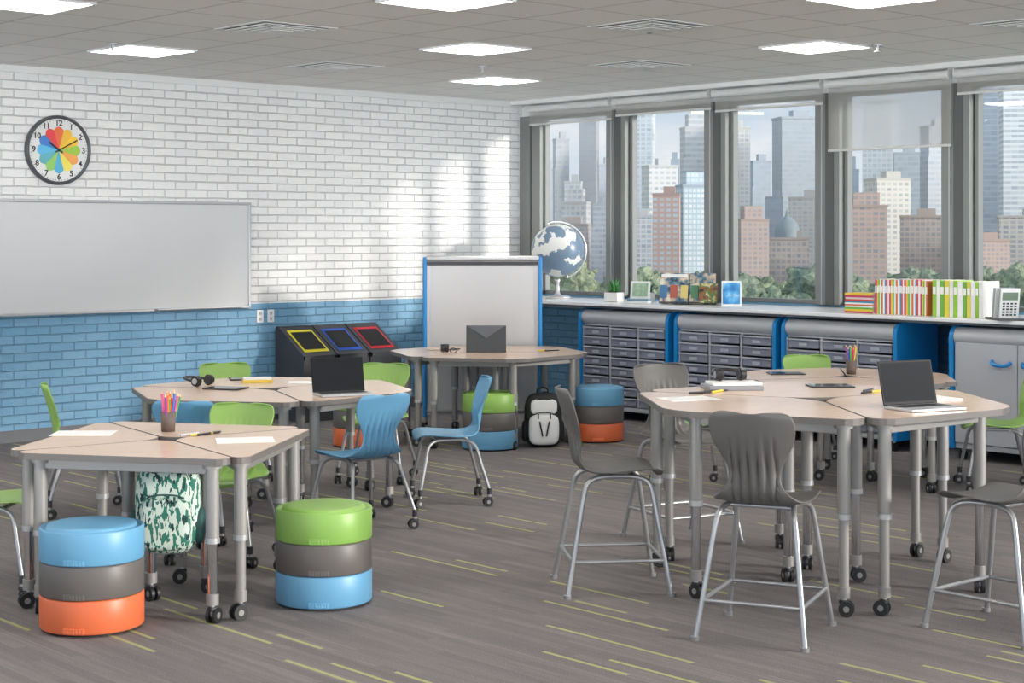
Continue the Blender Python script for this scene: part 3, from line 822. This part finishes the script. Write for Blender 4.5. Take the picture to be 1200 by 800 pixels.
b = MB(); b.lathe([(0, 0), (.034, 0), (.038, .06), (.036, .06), (.03, .01), (0, .01)], M_dk, n=24); b.build('small_dark_cup', (9.05, 10.82, .75))
b = MB(); b.box((0, 0, .01), (.20, .12, .02), mat('book_yellow', (226, 200, 70), .5), .002); b.box((0, 0, .026), (.19, .12, .012), mat('book_white2', (232, 230, 228), .5), .002); b.build('small_books', (6.22, 9.42, .75), rad(-30))

# ------------------------------------------------------------------ outside city
RX, RY = Vector((.7403, -.6722)), Vector((.6723, .7403))
def city(r, d): p = RX * r + RY * d; return p.x, p.y
GZ = -14
b = MB(); b.box((330, 330, GZ - .5), (900, 900, 1), mat('street_ground_mat', (126, 132, 112), .9, noise=.3, nscale=.05)); b.build('street_ground')
def haze_tint(c, k_):  # aerial haze painted into facade and roof colours, stronger with distance
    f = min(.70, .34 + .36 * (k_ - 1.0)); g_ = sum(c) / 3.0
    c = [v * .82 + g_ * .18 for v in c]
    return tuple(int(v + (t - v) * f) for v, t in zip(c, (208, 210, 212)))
BL = [
 (3.2, 5.0, 7.5, 2.0, (150, 158, 168), (110, 125, 145), 1), (4.9, 6.7, 11.0, 1.8, (170, 165, 160), (110, 120, 135), 0), (8.0, 10.2, 13.4, 1.7, (128, 118, 112), (84, 92, 104), 1), (6.2, 8.3, 6.0, 1.5, (196, 190, 180), (110, 120, 130), 0),
 (10.0, 12.2, 8.0, 1.9, (170, 176, 184), (110, 130, 150), 1), (4.0, 9.4, 1.0, 1.15, (170, 140, 124), (100, 100, 106), 0), (6.0, 9.2, 3.6, 1.3, (184, 172, 160), (100, 108, 118), 0), (9.6, 12.4, 3.4, 1.25, (160, 160, 164), (100, 108, 118), 1),
 (14.0, 16.9, 14.0, 1.6, (222, 220, 214), (120, 134, 150), 0), (15.6, 19.4, 7.9, 1.35, (222, 212, 198), (120, 128, 138), 0), (20.0, 23.2, 12.4, 1.75, (196, 186, 172), (100, 108, 116), 1), (18.2, 19.8, 8.6, 1.9, (140, 158, 178), (100, 124, 150), 1),
 (16.6, 20.0, 4.6, 1.0, (182, 122, 98), (140, 168, 180), 0), (13.0, 17.0, 2.0, 1.12, (206, 200, 192), (110, 120, 130), 0), (19.6, 23.2, 5.6, 1.02, (150, 176, 188), (214, 216, 216), 0),
 (24.0, 28.0, 12.4, 1.6, (200, 186, 166), (104, 110, 116), 0), (28.0, 30.4, 8.4, 1.8, (146, 160, 178), (104, 124, 148), 1), (31.2, 36.0, 13.6, 1.7, (138, 144, 152), (98, 110, 126), 1), (26.5, 30.2, 1.6, 1.1, (176, 128, 104), (96, 92, 96), 0),
 (30.0, 35.4, -.6, 1.15, (182, 150, 130), (100, 96, 98), 0), (32.8, 37.5, 4.2, 1.4, (166, 146, 128), (96, 98, 104), 0), (29.8, 32.0, 4.2, 1.5, (110, 116, 126), (80, 90, 104), 1),
 (38.6, 41.0, 7.4, 1.8, (150, 166, 182), (110, 130, 150), 1), (41.4, 45.2, 15.6, 1.6, (206, 202, 196), (120, 130, 140), 0), (45.0, 48.2, 9.4, 1.7, (160, 166, 172), (100, 112, 126), 1), (42.2, 46.8, 6.4, 1.3, (218, 198, 170), (116, 112, 110), 0),
 (39.5, 44.6, 3.2, 1.1, (188, 132, 102), (98, 92, 94), 0), (46.0, 51.4, 2.0, 1.14, (190, 146, 116), (100, 96, 98), 0), (48.5, 51.5, 12.5, 1.75, (176, 174, 172), (106, 118, 134), 1),
 (54.2, 57.6, 16.4, 1.5, (120, 134, 150), (64, 82, 104), 1), (57.9, 62.6, 17.2, 1.4, (224, 222, 218), (120, 128, 138), 1), (53.0, 58.6, -.8, 1.1, (186, 130, 104), (96, 92, 94), 0), (58.0, 66, 2, 1.15, (196, 176, 152), (100, 100, 104), 0),
 (64, 68, 12, 1.5, (150, 160, 172), (90, 106, 124), 1), (69, 75, 9, 1.4, (190, 180, 168), (110, 114, 120), 0), (-4, 2.5, 8, 1.6, (180, 180, 180), (110, 120, 134), 0)]
for i, (r0, r1, h, k_, wl, gl, vt) in enumerate(BL):
    w = (r1 - r0) * k_; d = 192.6 * k_ + w * .5; x, y = city((r0 + r1) / 2 * k_, d); zt = 1.75 + h * k_
    m = building_mat('facade_%d' % i, haze_tint(wl, k_), haze_tint(gl, k_), random.uniform(.5, .85) * k_, random.uniform(.5, .68) * k_, random.choice((.22, .28, .36)), bool(vt)); mr = mat('roof_%d' % i, haze_tint(tuple(int(v * .8) for v in wl), k_), .8)
    b = MB(); Hh = zt - GZ
    b.box((0, 0, Hh / 2), (w * .92, w * .8, Hh), m); b.box((0, 0, Hh + .15 * k_), (w * .95, w * .83, .3 * k_), mr); b.box((w * .1, 0, Hh + .6 * k_), (w * .4, w * .35, 1.0 * k_), mr)
    if i % 3 == 1: b.box((-w * .3, -w * .25, Hh * .42), (w * .5, w * .5, Hh * .84), m)
    if i % 4 == 2: b.box((0, 0, Hh + .9 * k_), (w * .6, w * .5, 1.8 * k_), m)
    if h < 1 and 29 < r0 < 31:
        b.lathe([(1.7, Hh), (1.7, Hh + 1.2), (1.5, Hh + 2.1), (1.0, Hh + 2.8), (.3, Hh + 3.2), (.12, Hh + 4), (0, Hh + 4.2)], mat('dome_green', (130, 140, 142), .6), n=24)
    b.build('city_building', (x, y, GZ), rad(-42 + random.choice((-14, -9, 8, 12))))
b = MB(); mcn = mat('crane_cream', (222, 214, 196), .6)
b.box((0, 0, 20), (.5, .5, 40), mcn); b.box((4, 0, 38), (14, .4, .5), mcn); b.cyl((0, 0, 42), (9, 0, 38.3), .08, mcn); b.build('tower_crane', (*city(22.2 * 1.6, 300), GZ), rad(-30))
def foliage(name, c1, c2):
    g = G(name); p = g.pos(True); v = g.comb(p[0], p[1], p[2]); n = g.noise(v, 1.6, 5)
    cr_ = g.n('ShaderNodeMapRange'); g.l(n, cr_.inputs[0]); cr_.inputs[1].default_value = .38; cr_.inputs[2].default_value = .62
    g.l(g.mix(cr_.outputs[0], L(c1), L(c2)), g.b.inputs['Base Color']); g.b.inputs['Roughness'].default_value = .95; g.b.inputs['Specular IOR Level'].default_value = .1
    g.bump(n, 1.0, 1.0); return g.m
mt1 = foliage('foliage_a', (126, 138, 114), (172, 180, 144)); mt2 = foliage('foliage_b', (116, 130, 112), (154, 164, 138)); mtk = mat('bark', (104, 90, 78), .9)
ico = bmesh.new(); bmesh.ops.create_icosphere(ico, subdivisions=4, radius=1.0); ico.verts.ensure_lookup_table()
IV = [v.co.copy() for v in ico.verts]; IF = [[v.index for v in f.verts] for f in ico.faces]
from mathutils import noise as mn
b = MB()
for i in range(110):
    d = random.uniform(110, 185); r = d * random.uniform(-.02, .42); x, y = city(r, d); top = 1.75 - d * random.uniform(.022, .038); ht = top - GZ - 1.5; R = random.uniform(2.0, 3.4)
    b.cyl((x, y, GZ), (x, y, GZ + ht), .2, mtk, n=8)
    for q in range(3):
        o = Vector((x + random.uniform(-1.6, 1.6), y + random.uniform(-1.6, 1.6), GZ + ht - random.uniform(-.3, 2.6))); rr = R * random.uniform(.5, .85)
        b.add([o + v * rr * (1 + .4 * mn.noise(v * 2.4 + o) + .28 * mn.noise(v * 7 + o)) for v in IV], IF, mt1 if i % 2 else mt2, True)
b.build('street_trees')

# ------------------------------------------------------------------ light
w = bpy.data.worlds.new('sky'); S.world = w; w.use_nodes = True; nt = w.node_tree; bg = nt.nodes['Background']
tc = nt.nodes.new('ShaderNodeTexCoord'); sx = nt.nodes.new('ShaderNodeSeparateXYZ'); nt.links.new(tc.outputs['Generated'], sx.inputs[0])
rp = nt.nodes.new('ShaderNodeValToRGB'); nt.links.new(sx.outputs[2], rp.inputs[0])
e = rp.color_ramp.elements; e[0].position = 0.0; e[0].color = L((226, 234, 241)); e[1].position = .2; e[1].color = L((178, 206, 234))
ns = nt.nodes.new('ShaderNodeTexNoise'); ns.inputs['Scale'].default_value = 7; ns.inputs['Detail'].default_value = 6
mp = nt.nodes.new('ShaderNodeMapping'); mp.inputs['Scale'].default_value = (1, 1, 3.5); nt.links.new(tc.outputs['Generated'], mp.inputs[0]); nt.links.new(mp.outputs[0], ns.inputs['Vector'])
cr2 = nt.nodes.new('ShaderNodeValToRGB'); cr2.color_ramp.elements[0].position = .46; cr2.color_ramp.elements[1].position = .64; nt.links.new(ns.outputs['Fac'], cr2.inputs[0])
mx = nt.nodes.new('ShaderNodeMix'); mx.data_type = 'RGBA'; nt.links.new(cr2.outputs[0], mx.inputs[0]); nt.links.new(rp.outputs[0], mx.inputs[6]); mx.inputs[7].default_value = L((244, 247, 250))
# added fill light: world boosted behind the camera, most below the horizon
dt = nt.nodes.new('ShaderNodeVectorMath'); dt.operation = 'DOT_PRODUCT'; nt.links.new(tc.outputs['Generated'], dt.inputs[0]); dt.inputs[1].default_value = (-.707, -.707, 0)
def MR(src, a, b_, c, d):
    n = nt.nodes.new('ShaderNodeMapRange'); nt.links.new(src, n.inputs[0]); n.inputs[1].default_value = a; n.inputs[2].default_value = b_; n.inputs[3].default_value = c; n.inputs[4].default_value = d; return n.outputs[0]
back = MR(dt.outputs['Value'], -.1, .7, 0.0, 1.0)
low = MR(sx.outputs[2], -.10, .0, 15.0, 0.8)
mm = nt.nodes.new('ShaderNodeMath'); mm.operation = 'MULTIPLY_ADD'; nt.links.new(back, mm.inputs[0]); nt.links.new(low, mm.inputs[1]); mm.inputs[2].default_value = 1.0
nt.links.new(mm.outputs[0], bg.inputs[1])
nt.links.new(mx.outputs[2], bg.inputs[0])
sl = bpy.data.lights.new('sun', 'SUN'); sl.energy = 3.6; sl.angle = rad(5.5); sl.color = (1.0, .96, .90)
so = bpy.data.objects.new('sun', sl); S.collection.objects.link(so); dv = Vector((-1, 2.1, -.43)); so.rotation_euler = dv.to_track_quat('-Z', 'Y').to_euler(); so.location = (30, -20, 20)

cd = bpy.data.cameras.new('camera'); co = bpy.data.objects.new('camera', cd); S.collection.objects.link(co); S.camera = co
co.location = (0, 0, 1.75); co.rotation_euler = (rad(90), 0, rad(-42.25)); cd.sensor_width = 36; cd.lens = 36 * 1926 / 1200; cd.shift_y = -125 / 1200; cd.clip_end = 2000
S.view_settings.view_transform = 'Standard'
S.view_settings.look = 'None'
